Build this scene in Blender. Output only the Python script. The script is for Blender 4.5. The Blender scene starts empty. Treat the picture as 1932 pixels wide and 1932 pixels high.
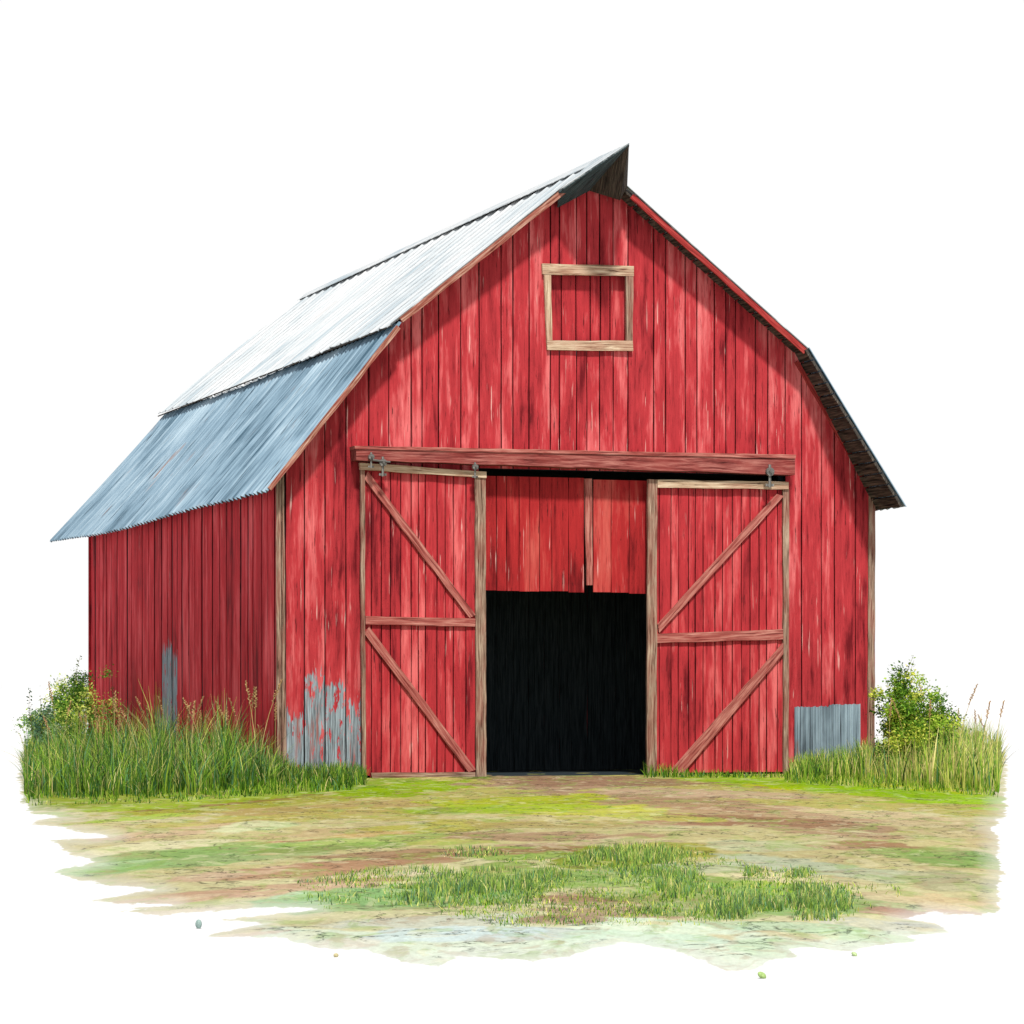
import bpy, math, random
import numpy as np
from mathutils import Vector
random.seed(7); RNG = np.random.default_rng(11)
sc = bpy.context.scene
COL = sc.collection

# ------------------------------------------------------------------ camera and survey
F = 6000.0; CX = 966.0; HY = 1298.0; H = 1.2; W = 1932.0
cam = bpy.data.objects.new('camera', bpy.data.cameras.new('camera')); COL.objects.link(cam)
cam.location = (0, 0, H); cam.rotation_euler = (math.radians(90), 0, 0)
cam.data.sensor_width = 36; cam.data.lens = 36*F/W
cam.data.shift_y = (HY-966)/W
cam.data.clip_end = 5000
sc.camera = cam
ROT = math.atan2(1992, 6000)
D2 = (math.cos(ROT), math.sin(ROT)); D1 = (-math.sin(ROT), math.cos(ROT))
Y0 = F*H/172.0; C0 = ((535-CX)/F*Y0, Y0)

def FR(px, py, v=0.0):                    # survey of the gable: plane at depth v -> (u, z)
    k = (px-CX)/F
    u = (k*(C0[1]+v*D1[1])-C0[0]-v*D1[0])/(D2[0]-k*D2[1])
    Y = C0[1]+u*D2[1]+v*D1[1]
    return u, H+(HY-py)/F*Y
def SD(px, py, u=0.0):                    # survey of the long side -> (v, z)
    k = (px-CX)/F
    v = (k*(C0[1]+u*D2[1])-C0[0]-u*D2[0])/(D1[0]-k*D1[1])
    Y = C0[1]+u*D2[1]+v*D1[1]
    return v, H+(HY-py)/F*Y
def GR(px, py):                           # survey of the ground -> (X, Y)
    Y = F*H/(py-HY); return (px-CX)/F*Y, Y
def W2(u, v):
    return C0[0]+u*D2[0]+v*D1[0], C0[1]+u*D2[1]+v*D1[1]

# ------------------------------------------------------------------ helpers
def lin(c, k=1.0):
    r = []
    for x in c:
        x = x/255.0
        r.append((x/12.92 if x <= .04045 else ((x+.055)/1.055)**2.4)*k)
    return (r[0], r[1], r[2], 1.0)

class MB:
    def __init__(s): s.v = []; s.f = []; s.uv = []; s.r = []; s.w = []
    def face(s, idx, uvs): s.f.append(tuple(idx)); s.uv += list(uvs)
    def vert(s, p, r=0.0, w=-9.0): s.v.append(tuple(p)); s.r.append(r); s.w.append(w); return len(s.v)-1
    def quad_strip(s, secs, us, r=0.0, w=-9.0, uo=0.0):
        """secs: cross-sections (rings of 4 points), joined end to end and capped; us: length coordinate"""
        ids = [[s.vert(p, r, w) for p in ring] for ring in secs]
        n = len(secs[0])
        acc = [0.0]
        for j in range(n):
            a, b = Vector(secs[0][j]), Vector(secs[0][(j+1) % n]); acc.append(acc[-1]+(b-a).length)
        for i in range(len(secs)-1):
            for j in range(n):
                k = (j+1) % n
                s.face((ids[i][j], ids[i][k], ids[i+1][k], ids[i+1][j]),
                       [(uo+acc[j], us[i]), (uo+acc[j+1], us[i]), (uo+acc[j+1], us[i+1]), (uo+acc[j], us[i+1])])
        s.face(tuple(reversed(ids[0])), [(uo+acc[j], us[0]) for j in reversed(range(n))])
        s.face(tuple(ids[-1]), [(uo+acc[j], us[-1]) for j in range(n)])
    def box(s, x0, x1, y0, y1, z0, z1, r=0.0):
        s.quad_strip([[(x0,y0,z),(x1,y0,z),(x1,y1,z),(x0,y1,z)] for z in (z0,z1)], [z0,z1], r)
    def tube(s, pts, rad, n=6):
        rings = []; us = []; L = 0
        for i, p in enumerate(pts):
            p = Vector(p); a = Vector(pts[max(i-1,0)]); b = Vector(pts[min(i+1,len(pts)-1)])
            t = (b-a).normalized(); q = t.cross(Vector((.3,.2,.9))); q = q.normalized() if q.length > .01 else Vector((1,0,0))
            q2 = t.cross(q); rr = rad[i] if isinstance(rad, (list,tuple)) else rad
            rings.append([tuple(p+q*math.cos(2*math.pi*k/n)*rr+q2*math.sin(2*math.pi*k/n)*rr) for k in range(n)])
            us.append(L); L += .1
        s.quad_strip(rings, us)
    def build(s, name, mat, parent=None, label=None, smooth=False):
        me = bpy.data.meshes.new(name); me.from_pydata(s.v, [], s.f)
        uvl = me.uv_layers.new(name='UVMap')
        uvl.data.foreach_set('uv', np.array(s.uv, dtype=np.float32).ravel())
        a = me.attributes.new('rnd', 'FLOAT', 'POINT'); a.data.foreach_set('value', np.array(s.r, dtype=np.float32))
        a = me.attributes.new('wear', 'FLOAT', 'POINT'); a.data.foreach_set('value', np.array(s.w, dtype=np.float32))
        me.materials.append(mat)
        o = bpy.data.objects.new(name, me); COL.objects.link(o)
        if parent: o.parent = parent
        if label: o['label'] = label
        if smooth:
            for p in me.polygons: p.use_smooth = True
        return o

def tag(o, label=None, cat=None, group=None, kind=None):
    if label: o['label'] = label
    if cat: o['category'] = cat
    if group: o['group'] = group
    if kind: o['kind'] = kind
    return o
def empty(name, loc=(0,0,0), rz=0, parent=None):
    o = bpy.data.objects.new(name, None); COL.objects.link(o); o.location = loc; o.rotation_euler = (0,0,rz)
    o.empty_display_size = .3
    if parent: o.parent = parent
    return o

# ------------------------------------------------------------------ materials
class NT:
    def __init__(s, name):
        s.m = bpy.data.materials.new(name); s.m.use_nodes = True; s.t = s.m.node_tree; s.t.nodes.clear()
        s.out = s.n('ShaderNodeOutputMaterial')
    def n(s, t, **kw):
        x = s.t.nodes.new(t)
        for k, v in kw.items(): setattr(x, k, v)
        return x
    def l(s, a, b): s.t.links.new(a, b)
    def val(s, node, key, v):
        if hasattr(v, 'is_linked') or hasattr(v, 'links'): s.l(v, node.inputs[key])
        else: node.inputs[key].default_value = v
    def math(s, op, a, b=0.0, c=None, clamp=False):
        x = s.n('ShaderNodeMath', operation=op, use_clamp=clamp); s.val(x, 0, a); s.val(x, 1, b)
        if c is not None: s.val(x, 2, c)
        return x.outputs[0]
    def mapr(s, v, a, b, c=0.0, d=1.0):
        x = s.n('ShaderNodeMapRange'); x.clamp = True
        s.val(x, 0, v); s.val(x, 1, a); s.val(x, 2, b); s.val(x, 3, c); s.val(x, 4, d); return x.outputs[0]
    def mix(s, f, a, b, blend='MIX'):
        x = s.n('ShaderNodeMix', data_type='RGBA', blend_type=blend); s.val(x, 0, f); s.val(x, 6, a); s.val(x, 7, b); return x.outputs[2]
    def noise(s, vec, scale=1.0, detail=3.0, rough=.55, dist=0.0):
        x = s.n('ShaderNodeTexNoise'); s.l(vec, x.inputs['Vector']); x.inputs['Scale'].default_value = scale
        x.inputs['Detail'].default_value = detail; x.inputs['Roughness'].default_value = rough; x.inputs['Distortion'].default_value = dist
        return x.outputs['Fac']
    def scalev(s, vec, sx, sy, sz, off=None):
        x = s.n('ShaderNodeVectorMath', operation='MULTIPLY'); s.l(vec, x.inputs[0]); x.inputs[1].default_value = (sx,sy,sz)
        o = x.outputs[0]
        if off is not None:
            y = s.n('ShaderNodeVectorMath', operation='ADD'); s.l(o, y.inputs[0]); s.l(off, y.inputs[1]); o = y.outputs[0]
        return o
    def attr(s, name):
        x = s.n('ShaderNodeAttribute'); x.attribute_name = name; return x
    def bsdf(s, col, rough=.8, spec=.2, metal=0.0, bump=None, bstr=.3, bdist=.01):
        b = s.n('ShaderNodeBsdfPrincipled'); s.val(b, 'Base Color', col); s.val(b, 'Roughness', rough)
        b.inputs['Specular IOR Level'].default_value = spec; b.inputs['Metallic'].default_value = metal
        if bump is not None:
            u = s.n('ShaderNodeBump'); u.inputs['Strength'].default_value = bstr; u.inputs['Distance'].default_value = bdist
            s.l(bump, u.inputs['Height']); s.l(u.outputs[0], b.inputs['Normal'])
        s.l(b.outputs[0], s.out.inputs['Surface']); return b

WK = 0.82   # picture value -> base colour on upright things
GK = 0.655   # picture value -> base colour on the ground

def red_paint(name, dark, mid, light, chips=.66, fine=1.0):
    t = NT(name)
    uv = t.n('ShaderNodeTexCoord').outputs['UV']; ob = t.n('ShaderNodeTexCoord').outputs['Object']
    rnd = t.attr('rnd').outputs['Fac']; wear = t.attr('wear').outputs['Fac']
    cmb = t.n('ShaderNodeCombineXYZ'); t.l(rnd, cmb.inputs[2]); offv = t.scalev(cmb.outputs[0], 0,0,30)
    streak = t.noise(t.scalev(uv, 14, .9, 1, offv), 1, 4, .6, .4)
    blot = t.noise(t.scalev(ob, 1.9, 1.9, .42), 1, 4, .62, .3)
    blot2 = t.noise(t.scalev(ob, 7, 7, 1.5), 1, 5, .68, .3)
    grain = t.noise(t.scalev(uv, 90, 4, 1, offv), 1, 2, .5)
    v = t.math('MULTIPLY_ADD', streak, .40, t.math('MULTIPLY', blot, .62))
    v = t.math('MULTIPLY_ADD', blot2, .26, v)
    v = t.math('ADD', v, t.math('MULTIPLY', t.math('SUBTRACT', rnd, .5), .09))
    v = t.mapr(v, .49, .79)
    ramp = t.n('ShaderNodeValToRGB'); t.l(v, ramp.inputs[0])
    e = ramp.color_ramp.elements; e[0].position = 0; e[0].color = dark; e[1].position = 1; e[1].color = light
    m = e.new(.30); m.color = tuple(dark[i]*.25+mid[i]*.75 for i in range(3))+(1,)
    m = e.new(.55); m.color = mid
    col = ramp.outputs[0]
    col = t.mix(t.math('MULTIPLY', t.mapr(grain, .52, .75), .35), col, tuple(dark[i]*.7 for i in range(3))+(1,))
    # flaked paint: long pale slivers
    ch = t.noise(t.scalev(uv, 34, 1.3, 1, offv), 1, 3, .55, .2)
    reg = t.noise(t.scalev(ob, 1.1, 1.1, .7), 1.7, 2, .5)
    chm = t.math('MULTIPLY', t.mapr(ch, chips, chips+.05), t.mapr(reg, .45, .6))
    col = t.mix(t.math('MULTIPLY', chm, .75), col, lin((238,190,180), WK))
    # dark hairline cracks
    cr = t.noise(t.scalev(uv, 48, 2.2, 1, offv), 1, 4, .7, .3)
    crm = t.mapr(cr, .385*fine, .345*fine)
    col = t.mix(t.math('MULTIPLY', crm, .8), col, lin((58,16,18), WK))
    sp = t.noise(t.scalev(uv, 130, 45, 1, offv), 1, 2, .6)
    spm = t.math('MULTIPLY', t.mapr(sp, .36, .31), t.mapr(blot, .52, .40))
    col = t.mix(t.math('MULTIPLY', spm, .7), col, lin((60,14,18), WK))
    # bare weathered wood where the paint is gone
    sep = t.n('ShaderNodeSeparateXYZ'); t.l(ob, sep.inputs[0])
    wn = t.noise(t.scalev(uv, 26, 2.5, 1, offv), 1, 3, .6)
    zz = t.math('MULTIPLY_ADD', wn, .9, sep.outputs[2])
    isl = t.mapr(t.noise(t.scalev(ob, 16, 16, 3), 1, 4, .7), .60, .57)
    wm = t.math('MULTIPLY', t.mapr(t.math('SUBTRACT', wear, zz), -.02, .02), isl)
    gw = t.noise(t.scalev(uv, 60, 2.0, 1, offv), 1, 4, .7)
    gcol = t.mix(t.mapr(gw, .35, .62), lin((74,80,84), WK), lin((168,182,190), WK))
    gcol = t.mix(t.mapr(streak, .56, .68), gcol, lin((150,100,95), WK))
    col = t.mix(wm, col, gcol)
    hgt = t.math('ADD', t.math('MULTIPLY', grain, .5), t.math('MULTIPLY', cr, .5))
    t.bsdf(col, .85, .12, bump=hgt, bstr=.35, bdist=.008)
    return t.m

def raw_wood(name, dark, mid, light, red=0.0):
    t = NT(name)
    uv = t.n('ShaderNodeTexCoord').outputs['UV']
    rnd = t.attr('rnd').outputs['Fac']
    cmb = t.n('ShaderNodeCombineXYZ'); t.l(rnd, cmb.inputs[2]); offv = t.scalev(cmb.outputs[0], 0,0,30)
    g = t.noise(t.scalev(uv, 45, 2.2, 1, offv), 1, 4, .65, .5)
    b = t.noise(t.scalev(uv, 8, 2.0, 1, offv), 1, 3, .6, .3)
    ramp = t.n('ShaderNodeValToRGB'); t.l(t.mapr(g, .33, .66), ramp.inputs[0])
    e = ramp.color_ramp.elements; e[0].position = 0; e[0].color = dark; e[1].position = 1; e[1].color = light
    m = e.new(.4); m.color = mid
    col = ramp.outputs[0]
    if red > 0:
        col = t.mix(t.math('MULTIPLY', t.mapr(b, .42, .6), red), col, lin((150,60,55), WK))
    t.bsdf(col, .88, .1, bump=g, bstr=.5, bdist=.008)
    return t.m

def metal_sheet(name, base, light, dark, rust=.5, dirty=.5):
    t = NT(name)
    uv = t.n('ShaderNodeTexCoord').outputs['UV']; ob = t.n('ShaderNodeTexCoord').outputs['Object']
    s1 = t.noise(t.scalev(uv, 16, .40, 1), 1, 4, .7, .1)
    b1 = t.noise(t.scalev(uv, .5, .45, 1), 1, 4, .6, .6)
    f1 = t.noise(t.scalev(uv, 40, 1.0, 1), 1, 3, .6)
    v = t.math('MULTIPLY_ADD', s1, .6, t.math('MULTIPLY', b1, .6))
    ramp = t.n('ShaderNodeValToRGB'); t.l(t.mapr(v, .45, .75), ramp.inputs[0])
    e = ramp.color_ramp.elements; e[0].position = 0; e[0].color = dark; e[1].position = 1; e[1].color = light
    m = e.new(.5); m.color = base
    col = ramp.outputs[0]
    col = t.mix(t.math('MULTIPLY', t.mapr(f1, .40, .33), dirty), col, tuple(dark[i]*.45 for i in range(3))+(1,))
    if name == 'pale_roof_metal':  # dark lines painted along the sheet to stand for seam shade
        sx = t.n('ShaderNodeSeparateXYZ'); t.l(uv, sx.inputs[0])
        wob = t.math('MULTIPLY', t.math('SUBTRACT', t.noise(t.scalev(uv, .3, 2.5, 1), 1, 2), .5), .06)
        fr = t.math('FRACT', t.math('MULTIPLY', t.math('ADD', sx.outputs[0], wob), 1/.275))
        seam_shade = t.math('MULTIPLY', t.mapr(fr, .14, .10), t.mapr(t.noise(t.scalev(uv, 3, 6, 1), 1, 3), .38, .46))
        col = t.mix(t.math('MULTIPLY', seam_shade, .85), col, lin((88,92,92)))
    r1 = t.noise(t.scalev(uv, .8, .6, 1), 1.6, 3, .6, .4)
    rm = t.math('MULTIPLY', t.mapr(r1, .62, .70), t.mapr(s1, .48, .6))
    col = t.mix(t.math('MULTIPLY', rm, rust), col, lin((150,105,80), WK))
    t.bsdf(col, .6, .25, metal=0.0, bump=s1, bstr=.2, bdist=.01)
    return t.m

RD = lin((108,20,28), WK); RM = lin((186,56,62), WK); RL = lin((230,120,120), WK)
M = {
 'front': red_paint('red_board_paint', RD, RM, RL, .64),
 'side':  red_paint('red_side_paint', lin((112,18,26),WK*1.1), lin((186,42,50),WK*1.25), lin((208,84,88),WK*1.3), .68),
 'door':  red_paint('red_door_paint', lin((104,20,28),WK), lin((186,54,60),WK), lin((226,110,110),WK), .66),
 'panel': red_paint('red_panel_paint', lin((110,20,24),WK), lin((176,44,46),WK), lin((200,88,80),WK), .64),
 'tan':   raw_wood('bare_trim_wood', lin((66,48,38),WK), lin((134,108,92),WK), lin((188,166,144),WK), .3),
 'pale':  raw_wood('pale_rail_wood', lin((84,62,50),WK), lin((186,158,130),WK), lin((226,206,178),WK), .25),
 'brown': raw_wood('reddish_brace_wood', lin((88,42,38),WK), lin((166,92,84),WK), lin((206,146,132),WK), .35),
 'beam':  raw_wood('reddish_beam_wood', lin((76,32,30),WK), lin((134,66,62),WK), lin((182,118,108),WK), .35),
 'rake':  raw_wood('red_rake_board', lin((96,24,26),WK), lin((156,46,46),WK), lin((190,84,78),WK), .4),
 'rust':  raw_wood('brown_rake_board', lin((80,44,34),WK), lin((150,92,76),WK), lin((206,170,150),WK), .4),
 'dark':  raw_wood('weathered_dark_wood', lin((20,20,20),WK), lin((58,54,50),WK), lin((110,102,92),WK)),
 'inner': raw_wood('shade_black_inner_wood', (.005,.008,.009,1), (.016,.024,.028,1), (.036,.048,.054,1)),  # near-black colour painted in for the darkness inside the doorway
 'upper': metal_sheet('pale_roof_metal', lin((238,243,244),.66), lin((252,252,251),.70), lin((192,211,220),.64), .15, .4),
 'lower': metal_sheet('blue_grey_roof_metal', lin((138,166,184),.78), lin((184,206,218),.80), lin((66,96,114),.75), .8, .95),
 'patch': metal_sheet('grey_corrugated_metal', lin((122,140,152),WK), lin((166,188,200),WK), lin((52,62,70),WK), .9, 1.0),
 'iron':  metal_sheet('iron_fitting', lin((110,108,104),WK), lin((190,186,178),WK), lin((40,38,36),WK), .3, .6),
}

# ------------------------------------------------------------------ the barn
barn = empty('barn', (C0[0], C0[1], 0), ROT)
tag(barn, 'old red board barn with grey gambrel metal roof and half-open sliding doors', 'barn')

VB = SD(172, 1440)[0]                      # depth of the long wall
VF = -0.34                                 # front rake overhang
VR = VB+1.0                                # rear overhang
eL = FR(500, 918, VF); kL = FR(746, 606, VF); ap = FR(1128, 303, VF); kR = FR(1524, 657, VF); eR = FR(1706, 955, -0.8)
UR = FR(1650, 1460)[0]                     # right corner
prof = [eL, kL, ap, kR, eR]
def ztop(u):
    for a, b in zip(prof[:-1], prof[1:]):
        if a[0] <= u <= b[0]: return a[1]+(b[1]-a[1])*(u-a[0])/(b[0]-a[0])
    return 0

def plank_wall(edges, axis, v0, zf, z0=0.0, holes=(), gap=.016, th=.025, wear=None, jit=.004, side=-1, zj=0.0):
    """vertical boards; edges: cumulative positions; axis 'u' (gable) or 'v' (long side)"""
    mb = MB(); R = random.Random(len(edges)*13+int(v0*100))
    def P(a, d, z): return (a, d, z) if axis == 'u' else (d, a, z)
    for a, b in zip(edges[:-1], edges[1:]):
        spans = [(z0, None)]
        for (h0, h1, hz0, hz1) in holes:
            if min(b,h1)-max(a,h0) > .5*(b-a):
                ns = []
                for s0, s1 in spans:
                    if s1 is None:
                        if hz0 > s0: ns.append((s0, hz0))
                        ns.append((hz1, None))
                    else: ns.append((s0, s1))
                spans = ns
        off = R.uniform(-.005, .005); r = R.random(); tilt = R.uniform(-.003,.003)
        w = wear(.5*(a+b), R) if wear else -9
        for s0, s1 in spans:
            ta = (zf(a) if s1 is None else s1); tb = (zf(b) if s1 is None else s1)
            if max(ta, tb)-s0 < .05: continue
            zb = s0+R.uniform(-zj, zj)
            n = max(2, int((ta-s0)/.35)); ring = []; us = []
            for i in range(n+1):
                f = i/n; ja = R.uniform(-jit, jit*.6); jb = R.uniform(-jit*.6, jit)
                za = zb+(ta-zb)*f; zc = zb+(tb-zb)*f
                g = gap/2; d = v0+off*1.0
                A = a+g-ja; B = b-g+(-jb)
                ring.append([P(A, d+side*(th+tilt), za), P(B, d+side*(th-tilt), zc), P(B, d, zc), P(A, d, za)])
                us.append(za)
            mb.quad_strip(ring, us, r, w, uo=R.uniform(0, 20))
    return mb

def edges_irregular(a, b, w, var, seed):
    R = random.Random(seed); e = [a]
    while e[-1] < b-w*.6: e.append(e[-1]+w*R.uniform(1-var, 1+var))
    e[-1] = b
    return e

# openings of the gable
oL = FR(903, 1462)[0]; oR = FR(1480, 1462)[0]; oT = FR(1200, 890)[1]
hL, hT = FR(1037, 508); hR, hB = FR(1184, 652)
fe = edges_irregular(0.02, UR, .235, .38, 5)
def snap(e, x):
    i = min(range(len(e)), key=lambda k: abs(e[k]-x)); e[i] = x
for x in (oL, oR, hL, hR): snap(fe, x)
uA = FR(690,1468)[0]; uB = FR(560,1460)[0]
def fwear(u, R):
    if u < uA:
        return {0:1.4,1:1.7,2:1.6,3:1.5}.get(int(u/.24), 1.4)+R.uniform(-.2,.25)
    if R.random() < .25: return R.uniform(.3,.62)
    return -9
mb = plank_wall(fe, 'u', 0.0, lambda u: ztop(u)-(.17 if u < kL[0]+.3 else .03), holes=[(oL, oR, -1, oT), (hL, hR, hB, hT)], wear=fwear)
front = mb.build('front_wall', M['front'], barn)

# long left wall, right wall and rear wall
zeave = lambda v: eL[1]+.10
se = edges_irregular(0.03, VB, .42, .3, 9)
pv = SD(318, 1400)[0]
def swear(v, R):
    if abs(v-pv) < .7: return 2.35-abs(v-pv)*.5
    if 0 < v-pv < 1.2: return 1.25
    if R.random() < .15: return R.uniform(.3,.8)
    return -9
plank_wall(se, 'v', 0.0, zeave, wear=swear, gap=.055, jit=.010, th=.008).build('side_wall', M['side'], barn, 'red side wall with one peeled grey streak')
plank_wall(edges_irregular(0.03, VB, .3, .25, 19), 'v', UR, lambda v: ztop(UR)-.03, side=1).build('side_wall', M['front'], barn, 'red side wall on the right')
plank_wall(edges_irregular(0.0, UR, .3, .25, 29), 'u', VB, lambda u: ztop(u)-.30, side=1).build('rear_wall', M['front'], barn)
# near-black backing added to darken board gaps; floor and partition seen in the doorway
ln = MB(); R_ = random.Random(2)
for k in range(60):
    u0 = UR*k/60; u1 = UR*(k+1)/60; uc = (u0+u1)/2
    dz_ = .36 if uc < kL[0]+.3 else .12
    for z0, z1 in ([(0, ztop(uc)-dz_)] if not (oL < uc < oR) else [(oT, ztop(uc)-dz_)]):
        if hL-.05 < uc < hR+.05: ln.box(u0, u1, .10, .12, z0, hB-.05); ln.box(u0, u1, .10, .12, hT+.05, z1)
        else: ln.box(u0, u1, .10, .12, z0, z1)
ln.build('dark_gap_backing', M['inner'], barn)
m2 = MB(); m2.box(.004,.03,.12,VB+.0,.02,eL[1]+.08); m2.build('dark_gap_backing', M['inner'], barn)
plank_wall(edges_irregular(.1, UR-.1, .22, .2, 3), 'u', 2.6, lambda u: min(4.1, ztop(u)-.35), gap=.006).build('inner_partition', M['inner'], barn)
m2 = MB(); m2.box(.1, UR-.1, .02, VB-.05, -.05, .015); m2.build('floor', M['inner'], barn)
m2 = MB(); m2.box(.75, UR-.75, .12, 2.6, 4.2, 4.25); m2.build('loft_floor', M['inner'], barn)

# ---- slabs given by surveyed corners: a0,a1 one end, b0,b1 the other
def slab(corners, v, th, seg=.25, jit=.005, mbx=None, seed=1):
    R = random.Random(seed+int(corners[0][0]*7+corners[0][1]*3)); m = mbx or MB()
    p = [FR(x, y, v) for x, y in corners]
    L = math.hypot(p[2][0]-p[0][0], p[2][1]-p[0][1]); n = max(2, int(L/seg)); rings = []; us = []
    for i in range(n+1):
        f = i/n
        e = 0 if i in (0, n) else 1
        A = [p[0][j]+(p[2][j]-p[0][j])*f+R.uniform(-jit,jit)*e for j in (0,1)]
        B = [p[1][j]+(p[3][j]-p[1][j])*f+R.uniform(-jit,jit)*e for j in (0,1)]
        rings.append([(A[0],v,A[1]),(B[0],v,B[1]),(B[0],v+th,B[1]),(A[0],v+th,A[1])]); us.append(L*f)
    m.quad_strip(rings, us, R.random(), uo=R.uniform(0,20)); return m

# corner boards
slab([(523,1468),(540,1468),(521,902),(536,890)], -.055, .028).build('corner_board', M['tan'], barn)
v0 = MB(); v0.quad_strip([[(-.05,-.055,z),(-.027,-.055,z),(-.027,.10,z),(-.05,.10,z)] for z in (0,1,2,3,4.0)], [0,1,2,3,4.0]); v0.build('corner_board', M['tan'], barn)
slab([(1637,1458),(1650,1458),(1640,935),(1652,938)], -.055, .05).build('corner_board', M['tan'], barn)
vq = MB(); vq.quad_strip([[(-.04,VB-.02,z),(-.001,VB-.02,z),(-.001,VB+.05,z),(-.04,VB+.05,z)] for z in (0,2,3.9)], [0,2,4.0]); vq.build('corner_board', M['side'], barn)

# header beam over the doors, with a cap
slab([(672,846),(672,868),(1500,864),(1500,896)], -.27, .24, jit=.008).build('header_beam', M['beam'], barn)
slab([(669,841),(670,847),(1502,858),(1501,865)], -.285, .26, jit=.004).build('beam_cap', M['brown'], barn)

# loft hatch, recessed in the gable
he = edges_irregular(hL, hR, .19, .3, 12)
hatch = plank_wall(he, 'u', .08, lambda u: hT, z0=hB).build('loft_hatch', M['door'], barn, 'boarded loft hatch in a bare wood frame')
slab([(1023,497),(1024,517),(1196,502),(1196,521)], -.075, .048).build('frame_head', M['pale'], hatch)
slab([(1032,642),(1033,660),(1194,643),(1195,662)], -.075, .048).build('frame_sill', M['pale'], hatch)
slab([(1027,516),(1040,516),(1032,644),(1042,644)], -.07, .043).build('frame_jamb', M['pale'], hatch)
slab([(1181,520),(1195,520),(1182,645),(1194,645)], -.07, .043).build('frame_jamb', M['tan'], hatch)

# sliding doors
def door(x0, x1, ytl, ytr, yb, v, label, seed):
    uL, zb = FR(x0, yb, v); uR_, zz = FR(x1, yb, v); zl = FR(x0, ytl, v)[1]; zr = FR(x1, ytr, v)[1]
    e = edges_irregular(uL, uR_, .135, .3, seed)
    return plank_wall(e, 'u', v, lambda u: zl+(zr-zl)*(u-uL)/(uR_-uL), z0=.04, gap=.013).build('sliding_door', M['door'], barn, label)
dv = -.08
dl = door(684, 908, 880, 895, 1464, dv, 'left sliding door of red boards with bare wood bracing', 3)
f1 = dv-.065
slab([(897,890),(916,892),(899,1468),(918,1469)], f1-.01, .05).build('stile', M['tan'], dl)
slab([(680,880),(688,880),(684,1468),(691,1468)], f1-.005, .045).build('stile', M['tan'], dl)
slab([(679,873),(680,886),(918,890),(918,902)], f1-.03, .06).build('top_rail', M['pale'], dl)
slab([(690,1162),(690,1178),(897,1167),(897,1182)], f1, .04).build('middle_rail', M['brown'], dl)
slab([(700,1458),(703,1470),(897,1457),(897,1469)], f1, .04).build('bottom_rail', M['tan'], dl)
slab([(688,904),(694,889),(886,1166),(898,1160)], f1+.002, .038).build('brace', M['brown'], dl)
slab([(688,1196),(697,1182),(884,1457),(898,1452)], f1+.002, .038).build('brace', M['brown'], dl)
dr = door(1228, 1486, 910, 915, 1462, dv, 'right sliding door of red boards with bare wood bracing', 8)
slab([(1223,904),(1240,905),(1221,1465),(1239,1465)], f1-.01, .05).build('stile', M['tan'], dr)
slab([(1478,922),(1489,922),(1479,1462),(1488,1462)], f1-.005, .045).build('stile', M['tan'], dr)
slab([(1241,905),(1241,920),(1488,909),(1488,923)], f1-.03, .06).build('top_rail', M['pale'], dr)
slab([(1240,1196),(1240,1213),(1478,1187),(1478,1206)], f1, .04).build('middle_rail', M['brown'], dr)
slab([(1466,932),(1479,936),(1241,1178),(1244,1194)], f1+.002, .038).build('brace', M['brown'], dr)
slab([(1478,1213),(1478,1234),(1262,1458),(1290,1458)], f1+.002, .038).build('brace', M['brown'], dr)
# roller hangers
def hanger(px, py, door_o, s=1.0):
    u, z = FR(px, py, -.3); m = MB()
    m.box(u-.014*s, u+.014*s, -.315, -.295, z-.16*s, z+.10*s)
    m.tube([(u, -.335, z+.02), (u, -.29, z+.02)], .05*s, 10)
    m.tube([(u, -.36, z+.02), (u, -.29, z+.02)], .016*s, 8)
    m.box(u-.05*s, u+.05*s, -.31, -.292, z-.15*s, z-.12*s)
    m.build('roller_hanger', M['iron'], door_o)
hanger(700, 865, dl, .8); hanger(722, 876, dl); hanger(896, 884, dl, .8); hanger(1452, 893, dr, 1.2)
m = MB(); a = FR(703, 868, -.33); b = FR(736, 872, -.33)
m.tube([(a[0],-.335,a[1]),(b[0],-.335,b[1])], .014, 6); m.build('latch_rod', M['iron'], dl)

# boards hanging in the top of the doorway
def hang(x0, x1, yt, yb, v, w, seed, label, mat='panel', zj=.012):
    a, zt = FR(x0, yt, v); b, zb = FR(x1, yb, v)
    return plank_wall(edges_irregular(a, b, w, .3, seed), 'u', v, lambda u: zt, z0=zb, gap=.008, zj=zj).build('hanging_panel', M[mat], barn, label)
hang(914, 1101, 898, 1117, .04, .19, 4, 'wide hanging board panel in the doorway')
hang(1118, 1226, 905, 1119, .035, .22, 6, 'narrow hanging board panel beside the right door')
slab([(1103,903),(1117,903),(1107,1104),(1118,1104)], -.01, .03).build('hanging_board', M['brown'], barn)

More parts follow.
